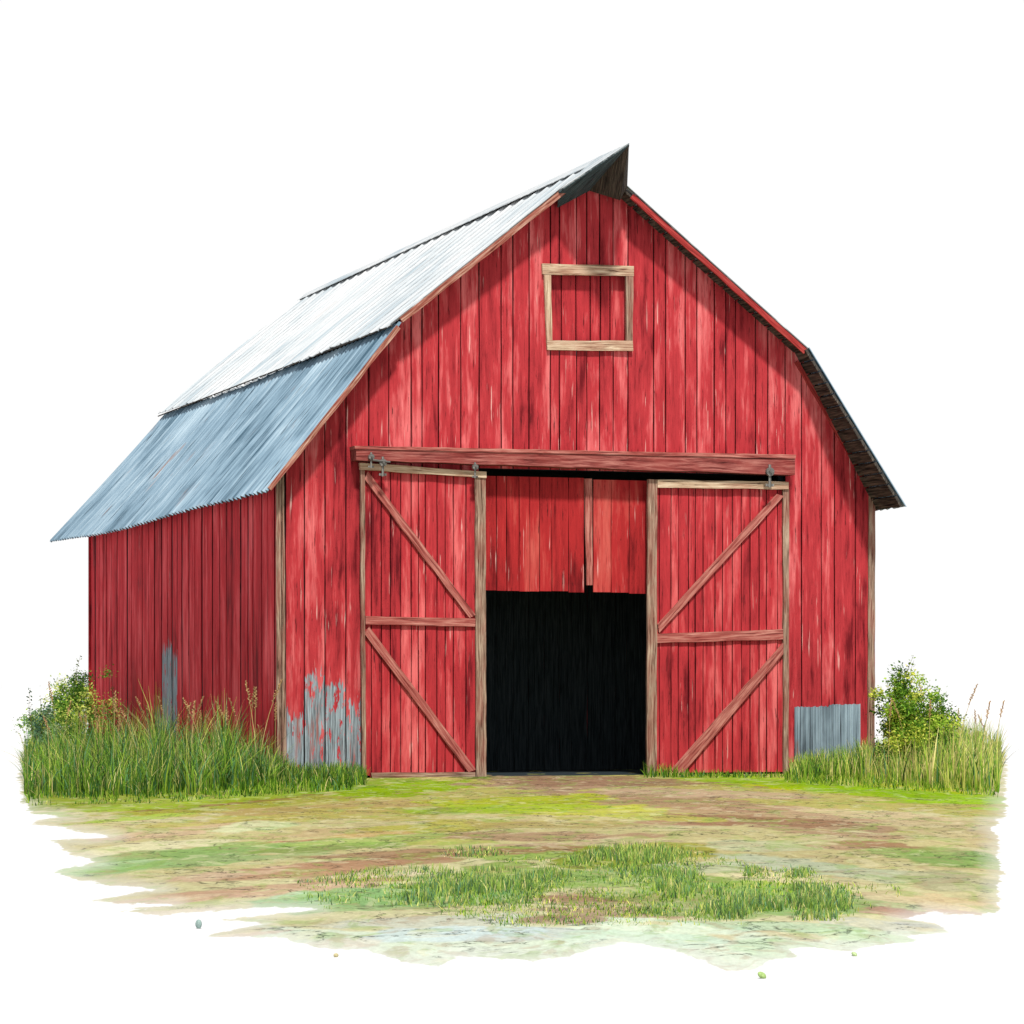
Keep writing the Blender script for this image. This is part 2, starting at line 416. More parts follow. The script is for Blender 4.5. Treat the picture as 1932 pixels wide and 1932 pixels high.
# corrugated patch low on the right
m = MB(); a, zt = FR(1497, 1333); b, _ = FR(1620, 1333); N = 46
for rowi, (ua, ub, zo) in enumerate(((a, a+(b-a)*.55, 0.0), (a+(b-a)*.52, b, .03))):
    n = N//2
    rings = []; us = []
    for i in range(n+1):
        u = ua+(ub-ua)*i/n; d = -.045-.012*rowi+.013*math.sin(i*1.9)
        zz = zt+zo+random.uniform(-.012,.012)
        rings.append([(u,d,.03),(u,d,zz),(u,d+.006,zz),(u,d+.006,.03)]); us.append(u)
    ids = [[m.vert(p, .3) for p in r] for r in rings]
    for i in range(n):
        for j in range(4):
            k = (j+1) % 4
            m.face((ids[i][j], ids[i][k], ids[i+1][k], ids[i+1][j]), [(us[i]*2, rings[i][j][2]), (us[i]*2, rings[i][k][2]), (us[i+1]*2, rings[i+1][k][2]), (us[i+1]*2, rings[i+1][j][2])])
m.build('corrugated_patch', M['patch'], barn, 'blue grey corrugated sheet nailed over the bottom boards')

# ---- roof
roof = empty('roof', (0,0,0), 0, barn)
def sheet(a, b, va0, vb0, v1, pitch, amp, lift, th, kind, jag=0.0, sag=0.0, seed=0):
    """ribbed sheet between profile points a (upper) and b (lower); va0/vb0 = front edge at a / b"""
    R = random.Random(seed); m = MB()
    dx, dz = b[0]-a[0], b[1]-a[1]; L = math.hypot(dx, dz); nx, nz = (dz/L, -dx/L)
    if nz < 0: nx, nz = -nx, -nz
    rows = 8; step = pitch/6; v0 = min(va0, vb0); n = int(((v1[0] if isinstance(v1, tuple) else v1)-v0)/step)
    jl = []
    c = 0
    for i in range(n+1):
        c = c*.8+R.uniform(-jag, jag); jl.append(c)
    tops = []; bots = []
    v1a, v1b = v1 if isinstance(v1, tuple) else (v1, v1)
    for i in range(n+1):
        f = i/n; rt = []; rb = []
        ph = (i % 6)
        h = {'sine': amp*math.sin(i*2*math.pi/6), 'seam': amp if ph == 0 else 0.0}[kind]
        for j in range(rows+1):
            g = j/rows; vs = va0+(vb0-va0)*g; v = vs+(v1a+(v1b-v1a)*g**1.5-vs)*f
            e = jl[i] if j == rows else 0
            sg = -sag*math.sin(math.pi*f)-.02*math.sin(f*9+g*2)
            x = a[0]+dx*(g+e/L)+nx*(lift+h); z = a[1]+dz*(g+e/L)+nz*(lift+h)+sg
            rt.append(m.vert((x, v, z), .5)); rb.append(m.vert((x-nx*th, v, z-nz*th), .5))
        tops.append(rt); bots.append(rb)
    def q(A, B, C, D, uv): m.face((A,B,C,D), uv)
    flip = dx < 0
    for i in range(n):
        for j in range(rows):
            uvq = [(i*step, L*j/rows), ((i+1)*step, L*j/rows), ((i+1)*step, L*(j+1)/rows), (i*step, L*(j+1)/rows)]
            A, B, C, D = tops[i][j], tops[i+1][j], tops[i+1][j+1], tops[i][j+1]
            q(A, B, C, D, uvq) ; A, B, C, D = bots[i][j], bots[i][j+1], bots[i+1][j+1], bots[i+1][j]
            q(A, B, C, D, [uvq[0], uvq[3], uvq[2], uvq[1]])
        for j in (0, rows):
            q(tops[i][j], bots[i][j], bots[i+1][j], tops[i+1][j], [(i*step,0),(i*step,.01),((i+1)*step,.01),((i+1)*step,0)])
    for i in (0, n):
        for j in range(rows):
            q(tops[i][j], tops[i][j+1], bots[i][j+1], bots[i][j], [(0,j*.1),(0,j*.1+.1),(.01,j*.1+.1),(.01,j*.1)])
    return m
VT = VF
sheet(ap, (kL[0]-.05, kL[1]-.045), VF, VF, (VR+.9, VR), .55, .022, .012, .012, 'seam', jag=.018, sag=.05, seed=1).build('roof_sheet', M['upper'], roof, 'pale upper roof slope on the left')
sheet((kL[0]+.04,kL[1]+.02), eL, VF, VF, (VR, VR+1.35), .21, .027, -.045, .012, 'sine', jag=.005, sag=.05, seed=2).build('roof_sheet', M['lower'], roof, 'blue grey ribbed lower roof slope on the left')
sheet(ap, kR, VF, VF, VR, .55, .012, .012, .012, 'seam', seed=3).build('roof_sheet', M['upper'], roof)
eRx = (eR[0]+.0, eR[1])
sheet(kR, eRx, VF-.04, -.86, VR, .21, .012, .012, .012, 'sine', jag=.006, seed=4).build('roof_sheet', M['lower'], roof)
# board deck under the right-hand lower slope: its weathered underside shows in front of the gable
def deck(a, b, va0, vb0, v1, th, off, n=7, jag=.0, seed=1):
    R = random.Random(seed); m = MB(); dx, dz = b[0]-a[0], b[1]-a[1]; L = math.hypot(dx,dz); nx, nz = (dz/L, -dx/L)
    if nz < 0: nx, nz = -nx, -nz
    K = 14
    for i in range(K):
        g0, g1 = i/K, (i+1)/K-.01
        s0 = va0+(vb0-va0)*g0+R.uniform(-jag,jag); s1 = va0+(vb0-va0)*g1+R.uniform(-jag,jag)
        pts = []
        for g, s in ((g0,s0),(g1,s1)):
            x = a[0]+dx*g-nx*off; z = a[1]+dz*g-nz*off
            pts.append((x, s, z, x-nx*th, z-nz*th))
        p, q = pts
        rings = [[(p[0],p[1],p[2]),(q[0],q[1],q[2]),(q[3],q[1],q[4]),(p[3],p[1],p[4])],
                 [(p[0],v1,p[2]),(q[0],v1,q[2]),(q[3],v1,q[4]),(p[3],v1,p[4])]]
        m.quad_strip(rings, [0, v1-p[1]], R.random(), uo=i*3.1)
    return m
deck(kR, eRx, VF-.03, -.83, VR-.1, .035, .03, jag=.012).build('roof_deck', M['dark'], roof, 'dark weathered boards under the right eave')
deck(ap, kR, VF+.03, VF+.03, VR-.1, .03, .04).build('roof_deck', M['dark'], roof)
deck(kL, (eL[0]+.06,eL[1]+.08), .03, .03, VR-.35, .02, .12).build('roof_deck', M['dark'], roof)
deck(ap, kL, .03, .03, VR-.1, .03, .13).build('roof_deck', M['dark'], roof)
m = MB(); m.quad_strip([[(kL[0]-.04,v,kL[1]-.07),(kL[0]-.06,v,kL[1]-.075),(kL[0]-.06,v,kL[1]-.055),(kL[0]-.04,v,kL[1]-.055)] for v in np.linspace(VF, VR, 30)], list(np.linspace(0,15,30))); m.build('knee_shadow_strip', M['dark'], roof)  # dark strip added in place of the shadow under the upper sheet's lip
# rake boards along the gable edge
def rake(a, b, v, th, d0, d1, mat, va=None, seed=1):
    m = MB(); R = random.Random(seed); dx, dz = b[0]-a[0], b[1]-a[1]; L = math.hypot(dx,dz); nx, nz = (dz/L, -dx/L)
    if nz < 0: nx, nz = -nx, -nz
    n = 12; rings = []
    for i in range(n+1):
        f = i/n; x, z = a[0]+dx*f, a[1]+dz*f; j = R.uniform(-.006,.006)
        rings.append([(x-nx*d0,v,z-nz*d0),(x-nx*(d1+j),v,z-nz*(d1+j)),(x-nx*(d1+j),v+th,z-nz*(d1+j)),(x-nx*d0,v+th,z-nz*d0)])
    m.quad_strip(rings, [L*i/n for i in range(n+1)], R.random()); return m.build('rake_board', M[mat], roof)
hl = FR(1062, 352, VF)
def onp(a, b, f): return (a[0]+(b[0]-a[0])*f, a[1]+(b[1]-a[1])*f)
rake(onp(kL,ap,.02), onp(kL,ap,.86), VF-.012, .03, -.004, .075, 'rust')
rake((kL[0],kL[1]-.04), (eL[0]+.02,eL[1]+.0), VF-.014, .03, .02, .082, 'rust', seed=2)
rake(onp(ap,kR,.17), kR, VF-.012, .03, .022, .095, 'rake', seed=3)
rake((kR[0]-.02,kR[1]-.14), (FR(1656,937,-.05)), -.06, .03, .0, .06, 'rake', seed=4)
# ridge cap
m = MB(); m.quad_strip([[(ap[0]-.16,v,ap[1]-.10),(ap[0],v,ap[1]+.045),(ap[0]+.16,v,ap[1]-.11),(ap[0],v,ap[1]+.03)] for v in np.linspace(VF-.02, VR+.85, 40)], list(np.linspace(0,15,40))); m.build('ridge_cap', M['upper'], roof)
# hay hood: the prow of the ridge over the loft
hood = empty('hay_hood', (0,0,0), 0, roof)
VTp = -1.35
T = FR(1186, 270, VTp); T3 = (T[0], VTp, T[1])
T3 = (ap[0]+.07, VTp, T[1])
A3 = (ap[0], VF+.05, ap[1]+.05)
l = onp(ap, kL, .20); L3 = (l[0], VF-.02, l[1]+.02)
r = onp(ap, kR, .135); R3 = (r[0], VF-.02, r[1]+.02)
b_ = FR(1112, 360, -.04); B3 = (b_[0], -.045, b_[1])
l2 = FR(1052, 392, -.05); L4 = (l2[0], -.05, l2[1])
r2 = FR(1170, 378, -.30); R4 = (r2[0], -.30, r2[1])
def poly(name, tris, mat, uvs=None):
    m = MB()
    for tri in tris:
        # subdivided fan so grain and shading vary
        a, b, c = [Vector(x) for x in tri]; n = 6; ids = {}
        for i in range(n+1):
            for j in range(n+1-i):
                p = a+(b-a)*(i/n)+(c-a)*(j/n); ids[i,j] = m.vert(p, .4)
        def uvf(i, j): return ((b-a).length*i/n, (c-a).length*j/n)
        for i in range(n):
            for j in range(n-i):
                m.face((ids[i,j],ids[i+1,j],ids[i,j+1]), [uvf(i,j),uvf(i+1,j),uvf(i,j+1)])
                if i+j < n-1: m.face((ids[i+1,j],ids[i+1,j+1],ids[i,j+1]), [uvf(i+1,j),uvf(i+1,j+1),uvf(i,j+1)])
    o = m.build(name, mat, hood)
    so = o.modifiers.new('thickness', 'SOLIDIFY'); so.thickness = .014; so.offset = -1
    return o
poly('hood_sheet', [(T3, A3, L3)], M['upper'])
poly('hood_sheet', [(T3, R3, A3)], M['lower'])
dn = lambda p, d=.03: (p[0], p[1], p[2]-d)
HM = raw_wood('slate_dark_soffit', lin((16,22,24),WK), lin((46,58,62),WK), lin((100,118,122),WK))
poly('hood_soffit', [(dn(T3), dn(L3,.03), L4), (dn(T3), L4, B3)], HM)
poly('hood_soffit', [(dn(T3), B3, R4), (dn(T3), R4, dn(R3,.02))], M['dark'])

# ------------------------------------------------------------------ value noise (numpy)
def vnoise(x, y, seed=0):
    xi = np.floor(x).astype(np.int64); yi = np.floor(y).astype(np.int64); fx = x-xi; fy = y-yi
    fx = fx*fx*(3-2*fx); fy = fy*fy*(3-2*fy)
    def h(a, b):
        n = (a*374761393+b*668265263+seed*1442695041) & 0x7fffffff
        n = ((n ^ (n >> 13))*1274126177) & 0x7fffffff
        n = (n ^ (n >> 16)) & 0xffff
        return n/65535.0
    return (h(xi,yi)*(1-fx)+h(xi+1,yi)*fx)*(1-fy)+(h(xi,yi+1)*(1-fx)+h(xi+1,yi+1)*fx)*fy
def fbm(x, y, seed=0, o=4):
    s = 0; a = .5; t = 0
    for k in range(o): s = s+a*vnoise(x*2**k, y*2**k, seed+k*17); t += a; a *= .55
    return s/t

# ------------------------------------------------------------------ ground
def white_mat():
    t = NT('white_ground'); ob = t.n('ShaderNodeTexCoord').outputs['Object']
    n = t.noise(ob, .8, 3)
    t.bsdf(t.mix(t.mapr(n,.3,.7), (.655,.655,.655,1), (.675,.675,.675,1)), .95, 0.0); return t.m
g = MB(); S = 3000
g.v = [(-S,-200,0),(S,-200,0),(S,S,0),(-S,S,0)]; g.r = [0]*4; g.w = [0]*4
g.face((0,1,2,3), [(0,0),(1,0),(1,1),(0,1)])
tag(g.build('ground', white_mat()), 'bare white ground running out to the white sky', kind='structure')

# yard: grid over the painted ground
OUT = [(50,1400),(48,1480),(52,1512),(62,1520),(66,1531),(110,1536),(135,1545),(75,1552),(130,1566),(210,1580),(100,1588),(135,1612),(190,1628),(105,1645),(150,1662),(235,1672),
 (300,1680),(180,1700),(330,1708),(210,1722),(300,1728),(420,1716),(520,1712),(600,1716),(430,1738),(500,1745),(390,1768),(520,1766),(565,1778),(600,1790),(700,1796),(760,1816),(830,1826),(860,1806),(930,1808),(1000,1816),(1080,1806),
 (1110,1790),(1180,1778),(1240,1786),(1290,1800),(1330,1812),(1370,1832),(1420,1830),(1450,1812),(1500,1806),(1490,1792),(1540,1788),(1600,1793),(1660,1782),(1720,1776),(1700,1766),(1790,1760),(1760,1745),(1700,1735),(1760,1722),(1850,1728),
 (1886,1716),(1880,1690),(1888,1650),(1880,1620),(1886,1590),(1868,1560),(1872,1545),(1888,1540),(1884,1500),(1888,1470),(1886,1400)]
def sdf_poly(px, py, P):
    P = np.array(P, float); d = np.full(px.shape, 1e9); inside = np.zeros(px.shape, bool)
    for i in range(len(P)):
        a = P[i]; b = P[(i+1) % len(P)]; e = b-a
        wx, wy = px-a[0], py-a[1]; t = np.clip((wx*e[0]+wy*e[1])/(e@e), 0, 1)
        d = np.minimum(d, (wx-e[0]*t)**2+((wy-e[1]*t)*2.2)**2)
        c = ((a[1] > py) != (b[1] > py)) & (px < (b[0]-a[0])*(py-a[1])/(b[1]-a[1]+1e-9)+a[0])
        inside ^= c
    return np.sqrt(d)*np.where(inside, 1, -1)
NX, NY = 900, 420
ys = 10.8*(60/10.8)**np.linspace(0, 1, NY); xs = np.linspace(-9.2, 9.2, NX)
X, Y = np.meshgrid(xs, ys); PX = CX+X/Y*F; PY = HY+F*H/Y
warp = (fbm(X*2.2, Y*.9, 3)-.5)
mask = sdf_poly(PX, PY, OUT)+(fbm(X*6, Y*2.4, 5)-.5)*22+(fbm(X*22, Y*7, 6, 3)-.5)*9
far = (PY < 1425)
mask = mask+np.where(PY < 1560, 12, 3)
mask = np.where(far, np.minimum(mask, 30), mask)
# washes of colour, in surveyed positions: x, y, half length, half depth, colour, strength
ST = [
 (966,1500,1200,60,(186,178,98),1),(966,1600,1100,60,(204,194,138),1),(966,1700,1100,70,(212,208,160),1),(1000,1800,1200,45,(218,234,206),1),
 (350,1492,420,16,(128,150,48),1),(160,1515,170,14,(146,160,66),1),(520,1512,330,12,(160,160,66),.9),(760,1490,160,14,(140,172,36),1),(450,1515,150,5,(140,104,50),.8),
 (700,1525,260,12,(186,160,88),.9),(560,1545,300,12,(190,180,92),.8),(240,1548,120,7,(168,196,84),.8),(1000,1472,110,8,(152,120,92),1),(1080,1482,170,12,(178,140,110),1),
 (1200,1500,190,9,(176,138,106),.9),(1000,1515,180,14,(176,186,62),.95),(1120,1528,140,12,(196,198,86),.9),(860,1532,80,7,(130,160,60),.8),(1330,1500,240,11,(200,168,132),.9),
 (1600,1490,300,15,(152,186,48),1),(1780,1505,140,15,(160,200,60),1),(1460,1484,60,8,(198,190,40),.7),(1720,1488,100,7,(206,196,60),.5),(1650,1545,260,14,(214,194,144),1),
 (1450,1540,180,11,(196,158,120),.8),(1340,1550,140,12,(188,142,104),.9),(1520,1555,160,9,(176,132,98),.8),(1800,1570,110,20,(206,190,138),.9),
 (330,1572,180,10,(214,180,140),.8),(470,1562,90,9,(214,224,180),.8),(600,1575,180,9,(206,178,120),.8),(860,1562,170,10,(186,182,84),.9),(1050,1560,170,10,(182,164,96),.8),
 (560,1590,90,3,(205,130,90),.8),(700,1577,70,4,(220,170,70),.6),(300,1600,160,10,(226,222,180),.9),(400,1608,140,9,(156,178,120),.9),(650,1600,160,9,(128,152,84),.9),(820,1590,120,10,(172,176,96),.8),
 (190,1640,120,12,(178,210,160),.9),(330,1632,160,10,(152,182,120),.9),(520,1620,140,7,(168,188,132),.8),(620,1640,200,10,(196,148,110),.9),(860,1618,190,9,(178,134,96),.9),(1060,1602,200,8,(196,160,124),.9),
 (420,1655,150,9,(220,186,150),.9),(650,1662,110,11,(188,146,112),.9),(880,1664,60,7,(160,104,72),.9),(330,1700,140,9,(222,176,146),.7),(560,1684,130,8,(214,172,140),.8),(760,1652,110,5,(230,214,180),.8),
 (980,1612,110,12,(146,176,90),.9),(1180,1590,150,9,(206,180,142),.8),(700,1690,150,20,(150,186,130),.9),(850,1695,160,22,(130,164,88),.9),(560,1700,90,14,(192,222,182),.9),
 (1000,1660,120,24,(140,166,84),.9),(1150,1622,130,20,(132,148,48),.95),(1290,1606,120,12,(160,160,66),.9),(1170,1655,120,18,(140,168,110),.8),(1400,1598,100,12,(196,202,166),.8),
 (1500,1600,120,10,(196,196,156),.8),(1580,1590,90,12,(206,194,150),.8),(1660,1598,120,8,(170,118,78),.9),(1560,1600,60,5,(190,140,100),.7),(1450,1630,140,12,(196,206,178),.9),(1330,1640,120,10,(186,196,160),.8),
 (1770,1628,110,14,(150,172,104),.95),(1840,1618,50,10,(130,164,110),.8),(1640,1650,180,14,(186,194,164),.9),(1800,1665,110,16,(176,174,136),.9),(1440,1662,110,9,(226,214,164),.9),(1800,1704,110,14,(222,200,146),.95),
 (1300,1670,90,16,(128,158,76),.9),(1440,1680,90,14,(164,190,96),.9),(1620,1700,110,14,(172,184,140),.8),(1700,1700,90,10,(220,204,160),.8),(1120,1700,110,11,(198,160,130),.9),(1250,1700,120,9,(178,140,104),.8),
 (1060,1738,90,11,(164,128,100),.95),(1170,1725,140,9,(182,142,108),.9),(1030,1720,60,8,(176,138,116),.8),(1000,1765,160,14,(196,206,196),.9),(800,1745,180,11,(200,206,190),.8),(860,1768,170,14,(206,226,222),.9),
 (1320,1728,140,13,(140,170,90),.9),(1480,1722,140,14,(134,172,100),.9),(1560,1712,80,14,(126,160,92),.9),(1400,1750,220,9,(178,208,170),.8),(1250,1776,220,16,(200,224,196),.9),(1450,1790,160,22,(198,224,180),.9),
 (1620,1745,110,10,(204,208,190),.8),(1620,1770,120,10,(196,222,176),.8),(1700,1726,90,8,(186,130,110),.9),(1800,1722,90,4,(206,160,140),.8),(1740,1748,60,6,(184,190,180),.8),
 (470,1765,90,4,(226,196,170),.7),(620,1786,90,9,(226,220,196),.7),(900,1800,180,14,(226,240,214),.8),(1120,1782,80,10,(214,232,206),.8),
 (300,1725,150,6,(234,216,188),.8),(1000,1580,200,9,(182,140,102),.85),(860,1612,220,9,(172,124,84),.85),(700,1632,220,9,(186,138,98),.85),(560,1652,160,8,(192,144,104),.85),(480,1680,150,7,(206,160,126),.8),(1180,1478,240,9,(150,110,82),.85),(1300,1520,190,10,(184,140,104),.85),(1420,1552,170,9,(168,120,84),.85),(1560,1574,150,7,(184,142,104),.8),(1180,1700,190,7,(166,122,92),.8),(1080,1740,110,9,(156,112,82),.85),(1080,1668,320,18,(150,178,104),.75),(1400,1700,300,26,(150,184,110),.75),(760,1700,220,20,(140,182,116),.8),(600,1488,260,10,(112,150,40),.8),(330,1518,300,9,(150,180,62),.75),(400,1606,220,10,(140,176,104),.75),(960,1530,190,11,(166,192,66),.8),(1250,1545,140,7,(190,196,96),.7),(1780,1620,130,14,(144,176,104),.75),(700,1590,200,8,(150,180,96),.7),(260,1640,160,10,(160,196,130),.7),(1560,1486,330,9,(140,180,44),.8),(966,1440,1200,26,(92,108,50),1),(300,1470,300,20,(100,122,52),.8),(1760,1462,130,16,(120,140,56),.8),
]
def l3(c): return np.array(lin(c)[:3])
COLR = np.ones(X.shape+(3,))*l3((206,198,150))
for i, (cx, cy, rx, ry, c, s) in enumerate(ST):
    n = fbm(X*1.6+i*3.7, Y*.8+i*1.3, 40+i, 5)-.5
    n2 = fbm(X*7+i, Y*2.5+i, 90+i, 3)-.5
    dd = np.sqrt(((PX-cx)/rx)**2+((PY-cy-(PX-cx)*float(np.clip((cx-1080)/600,-1,1))*.085*(ry < 30))/ry)**2)+n*1.5+n2*.5
    a = np.clip((1.0-dd)/.16, 0, 1); a = a*a*(3-2*a)
    edge = np.clip(1-np.abs(dd-.93)/.09, 0, 1)*.16 if ry < 30 else 0
    a = (a*s*.92)[..., None]
    cc = l3(c)[None,None]*(1-np.asarray(edge)[..., None] if ry < 30 else 1)
    COLR = COLR*(1-a)+cc*a
wash = fbm(X*.9, Y*.45, 300, 4); COLR *= (1+(wash-.5)[..., None]*.35)
COLR = COLR+(1-COLR)*(np.clip((PY-1700)/120, 0, 1)*.25)[..., None]
wr = np.clip((COLR[...,0]-COLR[...,1])/.15, 0, 1)[..., None]; COLR = COLR*(1-.28*wr)+(COLR.mean(-1, keepdims=True)*np.array([1.12,1.0,.85]))*.28*wr
lum = COLR.mean(-1, keepdims=True); COLR = np.clip(lum+(COLR-lum)*1.08, .005, 1)
keep = (mask > -40)
idx = -np.ones(X.shape, int); idx[keep] = np.arange(keep.sum())
fm = keep[:-1,:-1] & keep[1:,:-1] & keep[:-1,1:] & keep[1:,1:]
jj, ii = np.nonzero(fm)
faces = np.stack([idx[jj,ii], idx[jj,ii+1], idx[jj+1,ii+1], idx[jj+1,ii]], 1)
ZG = .004+.0*X
hgt = fbm(X*3, Y*3, 77, 3)*.016*np.clip(mask/60, 0, 1)+.004-np.clip((-mask-24)/10, 0, 1)*.012
def np_mesh(name, V, Fq, attrs, mat, n=4):
    me = bpy.data.meshes.new(name)
    me.vertices.add(len(V)); me.vertices.foreach_set('co', V.astype(np.float32).ravel())
    me.loops.add(Fq.size); me.loops.foreach_set('vertex_index', Fq.astype(np.int32).ravel())
    me.polygons.add(len(Fq)); me.polygons.foreach_set('loop_start', np.arange(0, Fq.size, n, dtype=np.int32))
    me.update(calc_edges=True)
    for k, (typ, arr) in attrs.items():
        a = me.attributes.new(k, typ, 'POINT')
        a.data.foreach_set('color' if typ == 'FLOAT_COLOR' else 'value', arr.astype(np.float32).ravel())
    me.materials.append(mat)
    o = bpy.data.objects.new(name, me); COL.objects.link(o); return o
def yard_mat():
    t = NT('yard_grass_and_dirt'); ob = t.n('ShaderNodeTexCoord').outputs['Object']
    col = t.attr('tint').outputs['Color']; mk = t.attr('mask').outputs['Fac']
    n1 = t.noise(t.scalev(ob, 14, 5, 1), 1, 5, .65, .6)
    n2 = t.noise(t.scalev(ob, 40, 12, 1), 1, 4, .6)
    n3 = t.noise(t.scalev(ob, 1.4, .8, 1), 1, 3, .6, .5)
    n4 = t.noise(t.scalev(ob, 3.4, 1.1, 1), 1, 5, .62, 1.0); n5 = t.noise(t.scalev(ob, 2.0, .8, 1), 1.9, 5, .62, 1.0)
    col = t.mix(t.mapr(n4, .53, .60, 0, .42), col, lin((146,180,84)))
    col = t.mix(t.mapr(n5, .55, .61, 0, .36), col, lin((184,154,122)))
    col = t.mix(t.mapr(n5, .44, .40, 0, .30), col, lin((236,228,186)))
    v = t.math('MULTIPLY_ADD', n1, .55, t.math('MULTIPLY', n2, .45))
    col = t.mix(1.0, col, t.mapr(v, .3, .7, .78, 1.22), 'MULTIPLY')
    # thin dark cracks and twigs
    r = t.noise(t.scalev(ob, 2.2, 1.5, 1), 1, 6, .62, .5)
    line = t.mapr(t.math('ABSOLUTE', t.math('SUBTRACT', r, .5)), .000, .022, 1, 0)
    brk = t.math('MULTIPLY', t.mapr(n1, .42, .48), t.mapr(n3, .43, .50))
    inn = t.mapr(mk, 6, 30)
    f = t.math('MULTIPLY', t.math('MULTIPLY', line, brk), inn)
    col = t.mix(t.math('MULTIPLY', f, .85), col, (.03,.035,.025,1))
    base = t.mix(1.0, col, (GK,GK,GK,1), 'MULTIPLY')
    e = t.math('ADD', mk, t.math('MULTIPLY', t.math('SUBTRACT', n1, .5), 26))
    a = t.mapr(e, -1, 3)
    wsh = t.mapr(e, 2, 48, .55, 1)
    faded = t.mix(wsh, (.57,.57,.53,1), base)  # pale wash where the yard colour thins out at its edge
    out = t.mix(a, (.665,.665,.665,1), faded)
    t.bsdf(out, .95, 0.0, bump=n2, bstr=.25, bdist=.01); return t.m
V = np.stack([X[keep], Y[keep], hgt[keep]], 1)
yc = np.concatenate([COLR[keep], np.ones((keep.sum(),1))], 1)
yard = np_mesh('yard', V, faces, {'tint': ('FLOAT_COLOR', yc), 'mask': ('FLOAT', mask[keep])}, yard_mat())
tag(yard, 'yard of short green grass and tan dirt in front of the barn', kind='structure')

# ------------------------------------------------------------------ grasses
def leaf_mat(name, tr=.3):
    t = NT(name); c = t.attr('tint').outputs['Color']
    d = t.n('ShaderNodeBsdfDiffuse'); t.l(c, d.inputs[0]); x = t.n('ShaderNodeBsdfTranslucent'); t.l(c, x.inputs[0])
    mx = t.n('ShaderNodeMixShader'); mx.inputs[0].default_value = tr; t.l(d.outputs[0], mx.inputs[1]); t.l(x.outputs[0], mx.inputs[2])
    t.l(mx.outputs[0], t.out.inputs['Surface']); return t.m
LM = leaf_mat('grass_blade'); LF = leaf_mat('leaf', .5)
def blades(name, P, Hh, Wd, C, lean=.35, seed=1, segs=4, mat=None, tipc=None):
    r = np.random.default_rng(seed); n = len(P); az = r.uniform(0, 2*np.pi, n); ln = r.normal(0, lean, n)*Hh
    fa = r.uniform(0, 2*np.pi, n)
    V = np.zeros((n, 2*(segs+1), 3)); Cc = np.zeros((n, 2*(segs+1), 4))
    for s in range(segs+1):
        f = s/segs; w = Wd*(1-f**1.6)*.5+.0008
        cx = P[:,0]+np.cos(az)*ln*f**2; cy = P[:,1]+np.sin(az)*ln*f**2; cz = Hh*(f-.12*f*f*np.abs(ln/Hh))
        for k, sg in ((0,-1),(1,1)):
            V[:,2*s+k,0] = cx+np.cos(fa)*w*sg; V[:,2*s+k,1] = cy+np.sin(fa)*w*sg; V[:,2*s+k,2] = cz+.002
            cc = C if tipc is None else C*(1-f**1.5)+tipc*f**1.5
            Cc[:,2*s+k,:3] = cc; Cc[:,2*s+k,3] = 1
    base = (np.arange(n)*2*(segs+1))[:,None,None]
    fq = np.array([[2*s,2*s+1,2*s+3,2*s+2] for s in range(segs)])[None]
    return np_mesh(name, V.reshape(-1,3), (base+fq).reshape(-1,4), {'tint': ('FLOAT_COLOR', Cc.reshape(-1,4))}, mat or LM)
GP = np.array([l3(c) for c in ((38,70,22),(66,104,30),(100,140,40),(140,168,56),(180,184,92),(206,196,130),(84,128,84))])*1.05
def pick(n, p, seed):
    r = np.random.default_rng(seed); c = GP[r.choice(len(GP), n, p=np.array(p)/sum(p))]; return c*r.uniform(.75,1.25,(n,1))
STRAW = l3((206,190,128))
def region(n, x0, x1, f_lo, f_hi, seed, keepf=None):
    """points on the ground whose surveyed image column lies x0..x1 and row between f_lo(x) and f_hi(x)"""
    r = np.random.default_rng(seed); px = r.uniform(x0, x1, n); t = r.uniform(0, 1, n)**1.0
    lo = f_lo(px); hi = f_hi(px); y = 1/((1-t)/(lo-HY)+t/(hi-HY))+HY
    Yy = F*H/(y-HY); return np.stack([(px-CX)/F*Yy, Yy], 1), px, y
# tall grass along the long wall
wallrow = lambda x: np.interp(x, [40,172,535,700], [1428,1431,1471,1470])
P, px, py = region(11500, 46, 530, lambda x: wallrow(x)+1, lambda x: np.interp(x,[46,300,450,530],[1506,1503,1494,1482])+(vnoise(x/23,x*0,4)-.5)*12, 21)
nz = fbm(px/38, py*0, 5, 3)
hh = (np.interp(px, [46,110,165,240,330,430,490,530], [.52,.56,.50,.62,.88,.80,.50,.36])*(1-.55*np.clip((py-1485)/20,0,1)**2))*(.34+1.15*nz)*np.where(RNG.uniform(0,1,len(P))<.12, RNG.uniform(1.1,1.6,len(P)), RNG.uniform(.35,1.05,len(P)))
c = pick(len(P), (4.5,5.5,5,2.6,1.2,.6,2.6), 1)*(.7+.6*fbm(px/30, py/10, 9, 3))[:,None]
tg = blades('tall_grass', P, hh, RNG.uniform(.006,.018,len(P)), c*.78, .36, 2, tipc=np.where(RNG.uniform(0,1,(len(P),1)) < .10, STRAW, np.clip(c*1.3+.02,0,1)))  # blade bases darkened in colour for the shade deep in the grass
tag(tg, 'dense tall green grass along the foot of the long side wall', 'grass', kind='stuff')
# lower grass before the peeled boards of the gable
P, px, py = region(2000, 520, 690, lambda x: x*0+1469, lambda x: x*0+1484, 23)
hh = np.interp(px, [520,560,640,690], [.38,.22,.24,.2])*RNG.uniform(.35,1.2,len(P))
c = pick(len(P), (4,5,4,2,1,.7,1.2), 4)*.9
tag(blades('low_grass', P, hh, RNG.uniform(.008,.016,len(P)), c, .25, 5, tipc=np.clip(c*1.3+.02,0,1)), 'dark green grass at the foot of the peeled grey boards left of the doors', 'grass', kind='stuff')
